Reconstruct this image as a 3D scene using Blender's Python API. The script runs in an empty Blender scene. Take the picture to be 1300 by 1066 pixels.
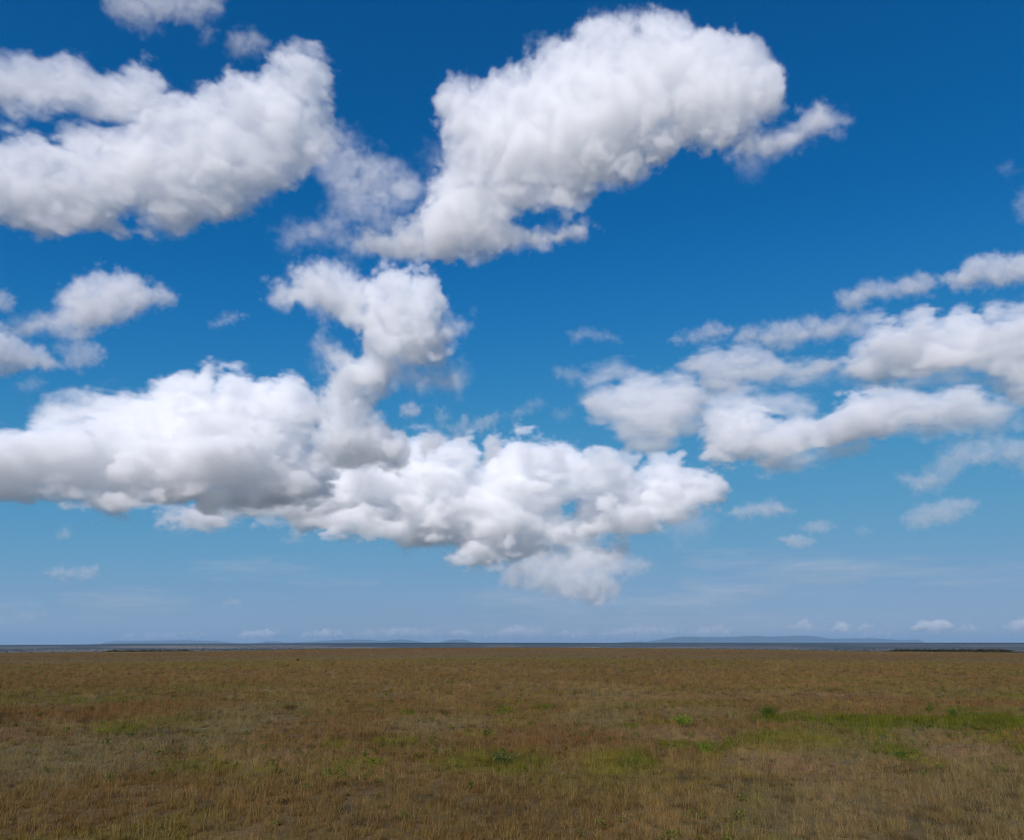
import bpy, math, random
import numpy as np
from mathutils import Vector, Matrix
C = bpy.context.scene
random.seed(7); rng = np.random.default_rng(11)

# ------------------------------------------------------------------ camera, sky, sun, exposure
F = 1020.0; CX, CY = 650.0, 533.0; HY = 817.5        # focal length and horizon row in photo pixels (1300 wide)
PITCH = math.atan((HY - CY) / F)
EYE = Vector((0, 0, 2.5))
cam = bpy.data.cameras.new('camera'); co = bpy.data.objects.new('camera', cam); C.collection.objects.link(co)
cam.sensor_width = 36; cam.lens = 36 * F / 1300; cam.clip_start = .1; cam.clip_end = 500000
co.location = EYE; co.rotation_euler = (math.radians(90) + PITCH, 0, 0); C.camera = co

SUN_EL, SUN_ROT = math.radians(39), math.radians(200)
w = bpy.data.worlds.new('World'); C.world = w; w.use_nodes = True; wt = w.node_tree
sky = wt.nodes.new('ShaderNodeTexSky'); sky.sky_type = 'NISHITA'; sky.sun_disc = False
sky.sun_elevation = SUN_EL; sky.sun_rotation = SUN_ROT; sky.altitude = 1500
sky.air_density = 1.0; sky.dust_density = .2; sky.ozone_density = 3
def vmul(v):
    n = wt.nodes.new('ShaderNodeVectorMath'); n.operation = 'SCALE'; n.inputs['Scale'].default_value = v; return n
k1, k2 = vmul(.1), vmul(10.)
cv = wt.nodes.new('ShaderNodeRGBCurve')                # deep polarised blue: per channel response of the sky
SKY_CURVE = (((0, 0), (.065, .0), (.091, .0015), (.117, .009), (.198, .048), (.332, .105), (.527, .175), (1, .27)),
             ((0, 0), (.105, .073), (.159, .114), (.202, .153), (.328, .244), (.508, .300), (.708, .33), (1, .36)),
             ((0, 0), (.21, .250), (.305, .348), (.376, .415), (.546, .480), (.716, .505), (.783, .51), (1, .53)))
for c, pts in zip(cv.mapping.curves, SKY_CURVE):
    while len(c.points) < len(pts): c.points.new(.5, .5)
    for q, (x_, y_) in zip(c.points, pts): q.location = (x_, y_)
cv.mapping.update()
wt.links.new(sky.outputs[0], k1.inputs[0]); wt.links.new(k1.outputs[0], cv.inputs['Color']); wt.links.new(cv.outputs[0], k2.inputs[0])
bg = wt.nodes['Background']; bg.inputs[1].default_value = .1
wt.links.new(k2.outputs[0], bg.inputs[0])
sl = bpy.data.lights.new('sun', 'SUN'); sl.energy = 4.5; sl.angle = math.radians(.5); sl.color = (1, .93, .89)
so = bpy.data.objects.new('sun', sl); C.collection.objects.link(so)
sd = Vector((math.sin(SUN_ROT) * math.cos(SUN_EL), math.cos(SUN_ROT) * math.cos(SUN_EL), math.sin(SUN_EL)))
so.rotation_euler = sd.to_track_quat('Z', 'Y').to_euler()
C.view_settings.view_transform = 'Standard'; C.view_settings.look = 'None'; C.view_settings.exposure = .08; C.view_settings.gamma = 1
C.render.engine = 'CYCLES'; cy = C.cycles
cy.filter_width = 1.15; cy.use_denoising = True; cy.denoiser = 'OPENIMAGEDENOISE'
cy.use_adaptive_sampling = True; cy.adaptive_threshold = .02
cy.max_bounces = 50; cy.volume_bounces = 48; cy.diffuse_bounces = 3; cy.transparent_max_bounces = 64
cy.volume_step_rate = 3; cy.volume_max_steps = 256
VOX = 1.8                                              # cloud voxel in photo pixels

FWD = Vector((0, math.cos(PITCH), math.sin(PITCH))); UP = Vector((0, -math.sin(PITCH), math.cos(PITCH))); RT = Vector((1, 0, 0))
def ray(x, y): return (FWD + RT * ((x - CX) / F) + UP * ((CY - y) / F)).normalized()
def tag(o, label=None, cat=None, group=None, kind=None):
    for k, v in (('label', label), ('category', cat), ('group', group), ('kind', kind)):
        if v: o[k] = v
    return o

# ------------------------------------------------------------------ helpers
def _hash(ix, iy, s):
    h = (ix.astype(np.int64) * 374761393 + iy.astype(np.int64) * 668265263 + s * 974711) & 0xffffffff
    h = ((h ^ (h >> 13)) * 1274126177) & 0xffffffff
    return ((h ^ (h >> 16)) & 0xffff) / 65535.0
def vnoise(x, y, s=0):
    ix, iy = np.floor(x), np.floor(y); fx, fy = x - ix, y - iy
    fx = fx * fx * (3 - 2 * fx); fy = fy * fy * (3 - 2 * fy)
    a, b = _hash(ix, iy, s), _hash(ix + 1, iy, s); c, d = _hash(ix, iy + 1, s), _hash(ix + 1, iy + 1, s)
    return (a + (b - a) * fx) * (1 - fy) + (c + (d - c) * fx) * fy
def fbm(x, y, o=4, s=0, r=.5):
    t = 0; a = 1; n = 0
    for i in range(o):
        t = t + a * vnoise(x * 2 ** i + 17.3 * i, y * 2 ** i - 9.1 * i, s + i); n += a; a *= r
    return t / n
def sstep(a, b, x):
    t = np.clip((x - a) / (b - a), 0, 1); return t * t * (3 - 2 * t)
def mesh_np(name, v, faces, mats=(), attrs=(), smooth=False):
    """faces: list of int arrays (n,k)"""
    me = bpy.data.meshes.new(name); v = np.asarray(v, np.float32)
    me.vertices.add(len(v)); me.vertices.foreach_set('co', v.ravel())
    faces = [f for f in faces if len(f)]
    if faces:
        lt = np.concatenate([np.full(len(f), f.shape[1]) for f in faces]); lv = np.concatenate([f.ravel() for f in faces])
        me.loops.add(len(lv)); me.loops.foreach_set('vertex_index', lv.astype(np.int32))
        me.polygons.add(len(lt)); me.polygons.foreach_set('loop_start', (np.cumsum(lt) - lt).astype(np.int32))
        if smooth: me.polygons.foreach_set('use_smooth', np.ones(len(lt), bool))
    for nm, ty, ar in attrs:
        at = me.attributes.new(nm, ty, 'POINT'); ar = np.asarray(ar, np.float32)
        if ty == 'FLOAT_COLOR': ar = np.concatenate([ar, np.ones((len(ar), 1), np.float32)], 1); at.data.foreach_set('color', ar.ravel())
        elif ty == 'FLOAT_VECTOR': at.data.foreach_set('vector', ar.ravel())
        elif ty == 'INT': at.data.foreach_set('value', ar.astype(np.int32))
        else: at.data.foreach_set('value', ar.ravel())
    me.update(calc_edges=True); me.validate()
    for m in mats: me.materials.append(m)
    return me
def link(name, me, parent=None, loc=None):
    o = bpy.data.objects.new(name, me); C.collection.objects.link(o)
    if parent: o.parent = parent
    if loc is not None: o.location = loc
    return o
class MT:
    def __init__(s, name):
        s.m = bpy.data.materials.new(name); s.m.use_nodes = True; s.t = s.m.node_tree; s.N = s.t.nodes; s.L = s.t.links
        s.b = s.N['Principled BSDF']; s.b.inputs['Roughness'].default_value = .85; s.b.inputs['Specular IOR Level'].default_value = .2
    def n(s, ty, **k):
        n = s.N.new(ty)
        for a, v in k.items():
            if a[0] == '_': setattr(n, a[1:], v)
            else:
                i = n.inputs[int(a[1:])] if a[0] == 'i' and a[1:].isdigit() else n.inputs[a]
                if hasattr(v, 'links') or isinstance(v, bpy.types.NodeSocket): s.L.new(v, i)
                else: i.default_value = v
        return n

# ------------------------------------------------------------------ terrain
R_CREST = 420.0
def px_of(x, y):                                        # photo column of an azimuth
    return CX + F / math.cos(PITCH) * x / np.maximum(y, 1e-3) * 1.0
CREST_X = [-200, 0, 100, 270, 400, 560, 700, 850, 1000, 1090, 1300, 1500]
CREST_Y = [827, 826.5, 826.2, 825.4, 823, 821.4, 821.2, 822.4, 824.2, 825.6, 826.4, 827]
RIDGE_X = [-200, 0, 100, 170, 250, 560, 700, 1300, 1500]
RIDGE_Y = [820, 819.2, 818.3, 817.3, 817.2, 816.2, 816.4, 816.3, 816.3]
def height(x, y):
    r = np.hypot(x, y) + 1e-6
    az = np.where(y > .2 * r, px_of(x, np.maximum(y, .2 * r)), np.where(x > 0, 1500, -200))
    dist = r
    cy_ = np.interp(az, CREST_X, CREST_Y); ry_ = np.interp(az, RIDGE_X, RIDGE_Y)
    zc = 2.5 - (cy_ - HY) * R_CREST / F
    near = zc * sstep(40, R_CREST, r) + .10 * (fbm(x / 9, y / 9, 3, 5) - .5) * np.clip(60 / r, 0, 1) + .5 * (fbm(x / 60, y / 60, 3, 8) - .5) * sstep(30, 120, r) * (1 - sstep(330, 420, r)) * .6
    fall = 62 * (1 - np.exp(-np.maximum(r - R_CREST, 0) / 2500.)) * sstep(R_CREST, R_CREST + 260, r)
    zr = 2.5 - (ry_ - HY) * 20000 / F
    far = sstep(14500, 19800, r)
    z = (near - fall) * (1 - far) + zr * far
    return z + far * 4 * (fbm(x / 900, y / 900, 3, 3) - .5)
def ground_pt(px, py):
    d = ray(px, py); t = (0 - EYE.z) / d.z
    for _ in range(4):
        p = EYE + d * t; z = float(height(np.array([p.x]), np.array([p.y]))[0]); t = (z - EYE.z) / d.z
    p = EYE + d * t
    return Vector((p.x, p.y, float(height(np.array([p.x]), np.array([p.y]))[0])))

STRAW, BROWN, RUST = np.array((.34, .225, .085)), np.array((.23, .140, .045)), np.array((.24, .125, .042))
OLIVE, GREY, GREEN = np.array((.20, .160, .040)), np.array((.25, .190, .080)), np.array((.125, .138, .010))
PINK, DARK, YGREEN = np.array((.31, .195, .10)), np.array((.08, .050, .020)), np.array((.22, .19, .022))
# (photo x, y, half width, half height, colour, strength): coloured patches of the field, turned into ground ellipses
PATCH = [(1140, 917, 160, 9, GREEN, 1.), (1265, 916, 70, 10, GREEN, 1.), (1010, 912, 40, 8, GREEN, .8), (1215, 938, 60, 9, YGREEN, .7), (1060, 936, 90, 12, OLIVE, .9),
 (1130, 928, 60, 8, GREEN, .7), (1000, 950, 60, 12, YGREEN, .5), (1000, 935, 60, 8, YGREEN, .5), (690, 897.5, 17, 2.6, GREEN, 1.), (640, 903, 15, 4, GREEN, .9), (728, 898, 14, 2, GREEN, .6), (790, 898, 50, 3.5, OLIVE, .8),
 (870, 893, 60, 3, OLIVE, .9), (795, 922, 26, 4, GREEN, .9), (830, 917, 35, 4, YGREEN, .5), (150, 925, 42, 9, YGREEN, .8), (205, 916, 60, 9, OLIVE, .9), (165, 927, 25, 6, GREEN, .6),
 (110, 889, 80, 4, OLIVE, .9), (130, 891, 50, 2.5, GREEN, .5), (232, 888.5, 14, 2.2, GREEN, .7), (455, 925, 12, 4, GREEN, .7), (518, 906, 10, 2.5, GREEN, .9), (425, 946, 18, 7, YGREEN, .7), (490, 892, 10, 2, YGREEN, .6),
 (240, 972, 50, 11, GREEN, .5), (310, 974, 60, 9, YGREEN, .5), (640, 965, 70, 15, GREEN, .55), (600, 972, 60, 12, YGREEN, .5), (780, 965, 50, 16, YGREEN, .7), (855, 946, 22, 6, GREEN, .8), (905, 950, 35, 9, GREEN, .7),
 (960, 937, 30, 7, GREEN, .6), (810, 968, 28, 14, GREEN, .6), (1145, 955, 35, 9, GREEN, .8), (1293, 955, 16, 10, GREEN, .9), (1180, 965, 30, 7, YGREEN, .6), (450, 970, 45, 10, YGREEN, .7), (955, 965, 30, 9, GREEN, .6),
 (500, 943, 28, 6, YGREEN, .9), (90, 965, 130, 28, GREY, .8), (230, 945, 100, 10, GREY, .7), (300, 922, 70, 10, GREY, .7), (560, 922, 80, 14, GREY, .7), (760, 912, 60, 7, GREY, .8), (740, 925, 60, 6, GREY, .6),
 (880, 906, 60, 8, GREY, .7), (1180, 932, 40, 8, PINK, .6), (1060, 960, 60, 9, GREY, .8), (1270, 970, 50, 12, GREY, .6), (130, 906, 90, 9, RUST, .7), (20, 905, 60, 10, RUST, .6), (20, 935, 30, 7, PINK, .8),
 (400, 925, 90, 12, RUST, .5), (350, 965, 60, 12, PINK, .45), (690, 938, 120, 18, RUST, .6), (850, 932, 80, 9, PINK, .5), (1230, 955, 70, 12, PINK, .6), (980, 968, 60, 12, PINK, .6), (1120, 888, 90, 5, RUST, .5), (1200, 893, 60, 4, BROWN, .8),
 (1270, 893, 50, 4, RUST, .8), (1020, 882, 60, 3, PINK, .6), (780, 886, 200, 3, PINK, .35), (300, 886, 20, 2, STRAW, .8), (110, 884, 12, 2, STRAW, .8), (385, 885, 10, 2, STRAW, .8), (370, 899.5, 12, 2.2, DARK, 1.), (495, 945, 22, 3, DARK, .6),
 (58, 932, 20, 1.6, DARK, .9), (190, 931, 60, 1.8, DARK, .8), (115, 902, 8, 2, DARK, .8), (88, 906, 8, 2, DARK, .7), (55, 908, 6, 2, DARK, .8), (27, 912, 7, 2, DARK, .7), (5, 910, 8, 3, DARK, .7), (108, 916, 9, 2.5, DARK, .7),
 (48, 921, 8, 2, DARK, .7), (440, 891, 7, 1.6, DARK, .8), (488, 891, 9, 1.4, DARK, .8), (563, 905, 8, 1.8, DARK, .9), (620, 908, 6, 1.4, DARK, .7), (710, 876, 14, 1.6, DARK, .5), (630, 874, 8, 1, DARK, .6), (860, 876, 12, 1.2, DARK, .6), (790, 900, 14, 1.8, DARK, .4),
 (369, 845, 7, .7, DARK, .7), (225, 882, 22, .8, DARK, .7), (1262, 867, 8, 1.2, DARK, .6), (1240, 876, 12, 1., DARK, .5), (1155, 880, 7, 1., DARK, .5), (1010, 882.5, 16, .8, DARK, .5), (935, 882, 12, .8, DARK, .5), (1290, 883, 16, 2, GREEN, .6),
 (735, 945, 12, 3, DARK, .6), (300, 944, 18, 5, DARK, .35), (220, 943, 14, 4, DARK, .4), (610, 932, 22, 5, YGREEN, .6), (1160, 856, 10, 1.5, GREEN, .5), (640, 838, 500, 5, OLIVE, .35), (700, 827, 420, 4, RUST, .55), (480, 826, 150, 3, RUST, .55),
 (640, 858, 700, 4, RUST, .25), (300, 872, 300, 3, OLIVE, .4), (1000, 868, 250, 3, RUST, .3), (1150, 845, 150, 2.5, STRAW, .12)]
def _prep():
    out = []
    for px, py, hx, hy, col, st in PATCH:
        c = ground_pt(px, py); a = ground_pt(px, min(py + hy, 1060)); b = ground_pt(px, max(py - hy, 821.8))
        rx = (ground_pt(px + hx, py) - c).length; dx, dy = c.x, c.y; L = math.hypot(dx, dy)
        ry = abs(math.hypot(b.x, b.y) - math.hypot(a.x, a.y)) / 2; rm = (math.hypot(b.x, b.y) + math.hypot(a.x, a.y)) / 2
        out.append((dx / L * rm, dy / L * rm, dx / L, dy / L, max(rx, .1), max(ry, .12), col, st))
    return out
PG = _prep()
def tint(x, y):
    r = np.hypot(x, y)
    t = np.broadcast_to(BROWN, (len(x), 3)).copy()
    def mixin(col, w): nonlocal t; w = np.clip(w, 0, 1)[:, None]; t = t * (1 - w) + col * w
    wx = x + 3 * (fbm(x / 4, y / 4, 3, 40) - .5); wy = y + 3 * (fbm(x / 4 + 9, y / 4, 3, 41) - .5)
    mixin(GREY, sstep(.5, .72, fbm(wx / 5, wy / 7, 4, 50)) * .8 * (1 - sstep(35, 90, r)))
    mixin(STRAW, sstep(.52, .75, fbm(wx / 3, wy / 4.5, 4, 52)) * .55)
    mixin(OLIVE, sstep(.50, .66, fbm(wx / 11, wy / 16, 4, 54)) * .75)
    mixin(RUST, sstep(.52, .68, fbm(wx / 14, wy / 20, 4, 56)) * .4)
    mixin(YGREEN, sstep(.64, .74, fbm(wx / 2.2, wy / 3, 4, 58)) * .35 * (1 - sstep(40, 80, r)))
    mixin(DARK, sstep(.66, .74, fbm(wx / .8, wy / .8, 3, 60)) * .45)
    mixin(OLIVE, sstep(60, 200, r) * .30)
    mixin(BROWN, sstep(100, 260, r) * .35)
    jx = .45 * (fbm(x / .8, y / .8, 3, 70) - .5); n1 = fbm(x / 1.4, y / 1.4, 4, 72) - .5; n2 = fbm(x / .5, y / .5, 3, 73) - .5; n3 = fbm(x / 8, y / 8, 3, 74) - .5
    for cx, cy_, ux, uy, rx, ry, col, st in PG:
        dx, dy = x - cx, y - cy_
        u = (dx * uy - dy * ux) / rx; v = (dx * ux + dy * uy) / ry
        nn = n3 if ry > 15 else n1
        q = np.sqrt(u * u + v * v) + nn * 1.1 + n2 * .5
        mixin(col, st * (1 - sstep(.75, 1.15, q)))
    t *= (1 + .36 * (fbm(x / 1.1, y / 1.1, 4, 80) - .5) * np.clip(1.6 - r / 60, 0, 1))[:, None] * (.86 + .28 * fbm(x / 25, y / 40, 3, 82))[:, None]
    return t
# ground: one sheet in rings, dense in front of the camera
rad = [.0, 1.5, 3, 5]; rr = 5.0
while rr < 470: rr *= 1.0105 if rr < 90 else 1.016; rad.append(rr)
while rr < 104000: rr *= 1.035; rad.append(rr)
rad = np.array(rad)
fr = np.radians(np.linspace(-47, 47, 560)); bk = np.radians(np.linspace(47, 313, 60))[1:-1]
ang = np.concatenate([fr, bk]); nr, na = len(rad), len(ang)
RR, AA = np.meshgrid(rad, ang, indexing='ij'); gx, gy = (RR * np.sin(AA)).ravel(), (RR * np.cos(AA)).ravel()
gz = height(gx, gy); gt = tint(gx, gy)
gr = RR.ravel()
# far plain: pale dry flats with wooded patches, then dark woodland towards the horizon
wood = np.array((.014, .020, .014)); pale = np.array((.30, .22, .15)); fl = np.array((.15, .11, .075))
pn = fbm(gx / 2600, gy / 900, 5, 90)
farc = fl + (pale - fl) * sstep(.45, .62, pn)[:, None]
farc = farc + (wood - farc) * (sstep(.50, .60, fbm(gx / 1500 + 40, gy / 1500, 5, 92)) * .85)[:, None]
wf = sstep(16000, 19000, gr + 5000 * (fbm(gx / 6000, gy / 6000, 3, 94) - .5))[:, None]
farc = farc + (wood - farc) * wf
k = sstep(500, 900, gr)[:, None]; gt = gt * (1 - k) + farc * k
i = np.arange(nr - 1)[:, None] * na; j = np.arange(na)[None, :]; j2 = (j + 1) % na
quads = np.stack([i + j, i + na + j, i + na + j2, i + j2], -1).reshape(-1, 4)
m = MT('dry_soil_and_thatch')
at = m.n('ShaderNodeAttribute', _attribute_name='tint'); ps = m.n('ShaderNodeNewGeometry')
n1 = m.n('ShaderNodeTexNoise', Vector=ps.outputs['Position'], Scale=9., Detail=8., Roughness=.75)
n2 = m.n('ShaderNodeTexNoise', Vector=ps.outputs['Position'], Scale=.9, Detail=6., Roughness=.7)
r1 = m.n('ShaderNodeMapRange', i0=n1.outputs[0], i1=.3, i2=.7, i3=.55, i4=1.35)
r2 = m.n('ShaderNodeMapRange', i0=n2.outputs[0], i1=.3, i2=.7, i3=.75, i4=1.2)
mm = m.n('ShaderNodeMath', _operation='MULTIPLY', i0=r1.outputs[0], i1=r2.outputs[0])
vs = m.n('ShaderNodeVectorMath', _operation='SCALE', i0=at.outputs['Color'], Scale=mm.outputs[0])
bm_ = m.n('ShaderNodeBump', Height=n1.outputs[0], Strength=.6, Distance=.08)
m.L.new(vs.outputs[0], m.b.inputs['Base Color']); m.L.new(bm_.outputs[0], m.b.inputs['Normal']); m.b.inputs['Roughness'].default_value = 1
gnd = link('ground', mesh_np('ground', np.stack([gx, gy, gz], 1), [quads], [m.m], [('tint', 'FLOAT_COLOR', gt * .50)], True))
tag(gnd, 'dry brown grass plain reaching to the horizon', kind='structure')

# ------------------------------------------------------------------ grass
def blades(n, radius, h0, h1, wid, lean, seed, segs=3, base=None, droop=1.0):
    g = np.random.default_rng(seed)
    a = g.uniform(0, 6.283, n); rr = radius * np.sqrt(g.uniform(0, 1, n))
    bx, by = rr * np.cos(a), rr * np.sin(a)
    if base is not None: bx, by = base
    h = g.uniform(h0, h1, n); d = g.uniform(0, 6.283, n); ln = lean * g.uniform(.2, 1, n) * h
    f = g.uniform(0, 6.283, n); wd = wid * g.uniform(.6, 1.3, n)
    V = []; S = []; sh = g.uniform(0, 1, n)
    for k in range(segs + 1):
        t = k / segs; bend = t ** 1.8
        cx = bx + np.cos(d) * ln * bend; cy2 = by + np.sin(d) * ln * bend; z = h * (t - droop * .25 * (ln / h) * t * t)
        wk = wd * (1 - t) ** .7 * .5 if k < segs else 0 * wd
        if k < segs:
            V.append(np.stack([cx - np.cos(f) * wk, cy2 - np.sin(f) * wk, z], 1)); V.append(np.stack([cx + np.cos(f) * wk, cy2 + np.sin(f) * wk, z], 1))
        else: V.append(np.stack([cx, cy2, z], 1))
    nv = 2 * segs + 1; V = np.stack(V, 1).reshape(-1, 3)
    o = np.arange(n)[:, None] * nv
    q = np.concatenate([o + np.array([2 * k, 2 * k + 1, 2 * k + 3, 2 * k + 2])[None] for k in range(segs - 1)]) if segs > 1 else np.zeros((0, 4), int)
    t3 = o + np.array([2 * segs - 2, 2 * segs - 1, 2 * segs])[None]
    tt = np.tile(np.repeat(np.arange(segs + 1) / segs, [2] * segs + [1]), n)
    return V, q, t3, np.repeat(sh, nv), tt
def leaf_mat(name, attr_type, color=None, transl=.3, var=.8):
    m = MT(name); m.N.remove(m.b)
    sh = m.n('ShaderNodeAttribute', _attribute_name='shade')
    if color is None: c = m.n('ShaderNodeAttribute', _attribute_name='tint', _attribute_type=attr_type).outputs['Color']
    else: c = m.n('ShaderNodeRGB').outputs[0]; c.default_value = (*color, 1)
    k = m.n('ShaderNodeMapRange', i0=sh.outputs['Fac'], i1=0., i2=1., i3=1 - var * .5, i4=1 + var * .6)
    v = m.n('ShaderNodeVectorMath', _operation='SCALE', i0=c, Scale=k.outputs[0])
    # the lightest blades are bleached straw
    k2 = m.n('ShaderNodeMapRange', i0=sh.outputs['Fac'], i1=.72, i2=1., i3=0., i4=.55 if color is None else .12)
    mx = m.n('ShaderNodeMix', _data_type='RGBA'); m.L.new(k2.outputs[0], mx.inputs[0]); m.L.new(v.outputs[0], mx.inputs[6]); mx.inputs[7].default_value = (.34, .24, .14, 1)
    d = m.n('ShaderNodeBsdfDiffuse', Color=mx.outputs[2]); t = m.n('ShaderNodeBsdfTranslucent', Color=mx.outputs[2])
    ms = m.n('ShaderNodeMixShader', i0=transl, i1=d.outputs[0], i2=t.outputs[0])
    m.L.new(ms.outputs[0], m.N['Material Output'].inputs['Surface'])
    return m.m
def leaves(n, shape, size, seed, aspect=.55, up=.3):
    """small pointed leaves spread through a crown: shape(n, rng) gives their places"""
    g = np.random.default_rng(seed); c = shape(n, g)
    d = g.normal(0, 1, (n, 3)) + np.array((0, 0, up)); d /= np.linalg.norm(d, axis=1)[:, None]
    s = np.cross(d, g.normal(0, 1, (n, 3))); s /= np.linalg.norm(s, axis=1)[:, None]
    nn = np.cross(d, s); L = size * g.uniform(.6, 1.3, n)[:, None]
    V = np.stack([c, c + d * L * .45 + s * L * aspect * .5 + nn * L * .08, c + d * L, c + d * L * .45 - s * L * aspect * .5 + nn * L * .08], 1).reshape(-1, 3)
    o = np.arange(n)[:, None] * 4
    return V, o + np.array([[0, 1, 2, 3]]), np.repeat(g.uniform(0, 1, n), 4)
gm = leaf_mat('grass_blades', 'INSTANCER')
protos = []
for i_, (n_, rad_, a_, b_, w_, l_) in enumerate([(46, .17, .10, .26, .010, .7), (40, .19, .12, .30, .009, .9), (34, .15, .16, .36, .009, .6), (50, .22, .06, .18, .011, 1.0), (26, .12, .20, .42, .008, .5), (60, .16, .10, .22, .013, .8)]):
    V, q, t3, sh, tt = blades(n_, rad_, a_, b_, w_, l_, 100 + i_)
    me = mesh_np('grass_clump', V, [q, t3], [gm], [('shade', 'FLOAT', sh)])
    protos.append(bpy.data.objects.new('grass_clump', me))           # source shapes, never linked to the scene
def weed_proto():                                      # low leafy weed
    def shape(n, g): a = g.uniform(0, 6.283, n); r = .09 * np.sqrt(g.uniform(0, 1, n)); return np.stack([r * np.cos(a), r * np.sin(a), g.uniform(.02, .15, n)], 1)
    V, Fc, sh = leaves(70, shape, .05, 777, .5, .5); return mesh_np('weed_shape', V, [Fc], [gm], [('shade', 'FLOAT', sh * .7)])
def stalk_proto():                                     # a few bleached seed stalks over short blades
    V, q, t3, sh, tt = blades(9, .12, .35, .60, .007, .35, 778, 4); V2, q2, t4, sh2, _ = blades(26, .16, .08, .2, .011, .9, 779)
    hd = V.reshape(9, 9, 3)[:, 8]; c = np.repeat(hd, 7, 0) - np.random.default_rng(5).uniform(0, 1, (63, 1)) * np.array((0, 0, .07))
    V3, F3, sh3 = leaves(63, lambda n, g: c, .018, 780, .5, 1.); V3[:] = V3
    o2, o3 = len(V), len(V) + len(V2)
    return mesh_np('stalk_shape', np.concatenate([V, V2, V3]), [np.concatenate([q, q2 + o2, F3 + o3]), np.concatenate([t3, t4 + o2])], [gm], [('shade', 'FLOAT', np.concatenate([sh * .3 + .7, sh2, sh3 * .2 + .8]))])
protos += [bpy.data.objects.new('weed_shape', weed_proto()), bpy.data.objects.new('stalk_shape', stalk_proto())]
def scatter(r0, r1, dens, half=40.0, scale=(.7, 1.15)):
    a0 = math.radians(half); n = int(dens * a0 * (r1 * r1 - r0 * r0))
    r = np.sqrt(rng.uniform(r0 * r0, r1 * r1, n)); a = rng.uniform(-a0, a0, n)
    return np.stack([r * np.sin(a), r * np.cos(a), rng.uniform(scale[0], scale[1], n)], 1)
P = np.concatenate([scatter(8.2, 24, 42, scale=(.45, .85)), scatter(24, 42, 22, scale=(.55, .95)), scatter(42, 75, 8, scale=(.7, 1.2)), scatter(75, 140, 2.6, scale=(.9, 1.6)), scatter(140, 415, .34, scale=(1.1, 2.0))])
px_, py_ = P[:, 0], P[:, 1]
keep = rng.uniform(0, 1, len(P)) < .6 + .8 * fbm(px_ / .7, py_ / .7, 3, 120)
P = P[keep]; px_, py_ = P[:, 0], P[:, 1]; rr_ = np.hypot(px_, py_)
T = tint(px_, py_)
green = np.clip((T[:, 1] - T[:, 0]) * 12 + .3, 0, 1); dark = np.clip((.13 - T.sum(1)) * 12, 0, 1)
T = T * .84 * rng.uniform(.72, 1.3, (len(P), 1)) * rng.normal(1, .05, (len(P), 3))
flat = 1 - .45 * sstep(60, 200, rr_)
S = P[:, 2] * .76 * (.75 + .6 * fbm(px_ / 1.7, py_ / 1.7, 3, 121)) * (1 + .25 * green)
sc3 = np.stack([S, S, S * flat * (1 - .3 * dark)], 1)
kind = rng.integers(0, 6, len(P)); kind = np.where((green > .6) & (rng.uniform(0, 1, len(P)) < .6), 5, kind)
q_ = rng.uniform(0, 1, len(P)); wd_ = (q_ < .02) & (fbm(px_ / 3, py_ / 3, 3, 131) > .48); kind = np.where(wd_, 6, kind); kind = np.where((q_ > .93) & (green < .5), 7, kind)
T[wd_] = T[wd_] * .3 + np.array((.075, .10, .018)); sp_ = (q_ > .50) & (q_ < .58); T[sp_] *= .32; sc3[sp_] *= np.array((1.3, 1.3, .75)); sc3[wd_] *= 1.5
Z = height(px_, py_) - .01
gpts = mesh_np('grass', np.stack([px_, py_, Z], 1), [], [gm], [('tint', 'FLOAT_COLOR', T), ('scl', 'FLOAT_VECTOR', sc3), ('rot', 'FLOAT', rng.uniform(0, 6.283, len(P))), ('kind', 'INT', kind)])
grass = link('grass', gpts); tag(grass, 'tangled dry and green grass covering the near plain', 'grass', kind='stuff')
def instance_group(name, protos):
    g = bpy.data.node_groups.new(name, 'GeometryNodeTree'); N, L = g.nodes, g.links
    g.interface.new_socket('Geometry', in_out='INPUT', socket_type='NodeSocketGeometry'); g.interface.new_socket('Geometry', in_out='OUTPUT', socket_type='NodeSocketGeometry')
    gi, go = N.new('NodeGroupInput'), N.new('NodeGroupOutput')
    jn = N.new('GeometryNodeJoinGeometry')
    for p in reversed(protos):
        oi = N.new('GeometryNodeObjectInfo'); oi.inputs[0].default_value = p; oi.inputs['As Instance'].default_value = True
        L.new(oi.outputs['Geometry'], jn.inputs[0])
    def attr(nm, ty):
        a = N.new('GeometryNodeInputNamedAttribute'); a.data_type = ty; a.inputs[0].default_value = nm; return a.outputs[0]
    ip = N.new('GeometryNodeInstanceOnPoints'); ip.inputs['Pick Instance'].default_value = True
    cx = N.new('ShaderNodeCombineXYZ'); L.new(attr('rot', 'FLOAT'), cx.inputs[2])
    mp = N.new('GeometryNodeMeshToPoints'); L.new(gi.outputs[0], mp.inputs[0])
    L.new(mp.outputs[0], ip.inputs['Points']); L.new(jn.outputs[0], ip.inputs['Instance']); L.new(attr('kind', 'INT'), ip.inputs['Instance Index'])
    L.new(cx.outputs[0], ip.inputs['Rotation']); L.new(attr('scl', 'FLOAT_VECTOR'), ip.inputs['Scale'])
    L.new(ip.outputs[0], go.inputs[0]); return g
grass.modifiers.new('scatter', 'NODES').node_group = instance_group('grass_scatter', protos)

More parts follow.
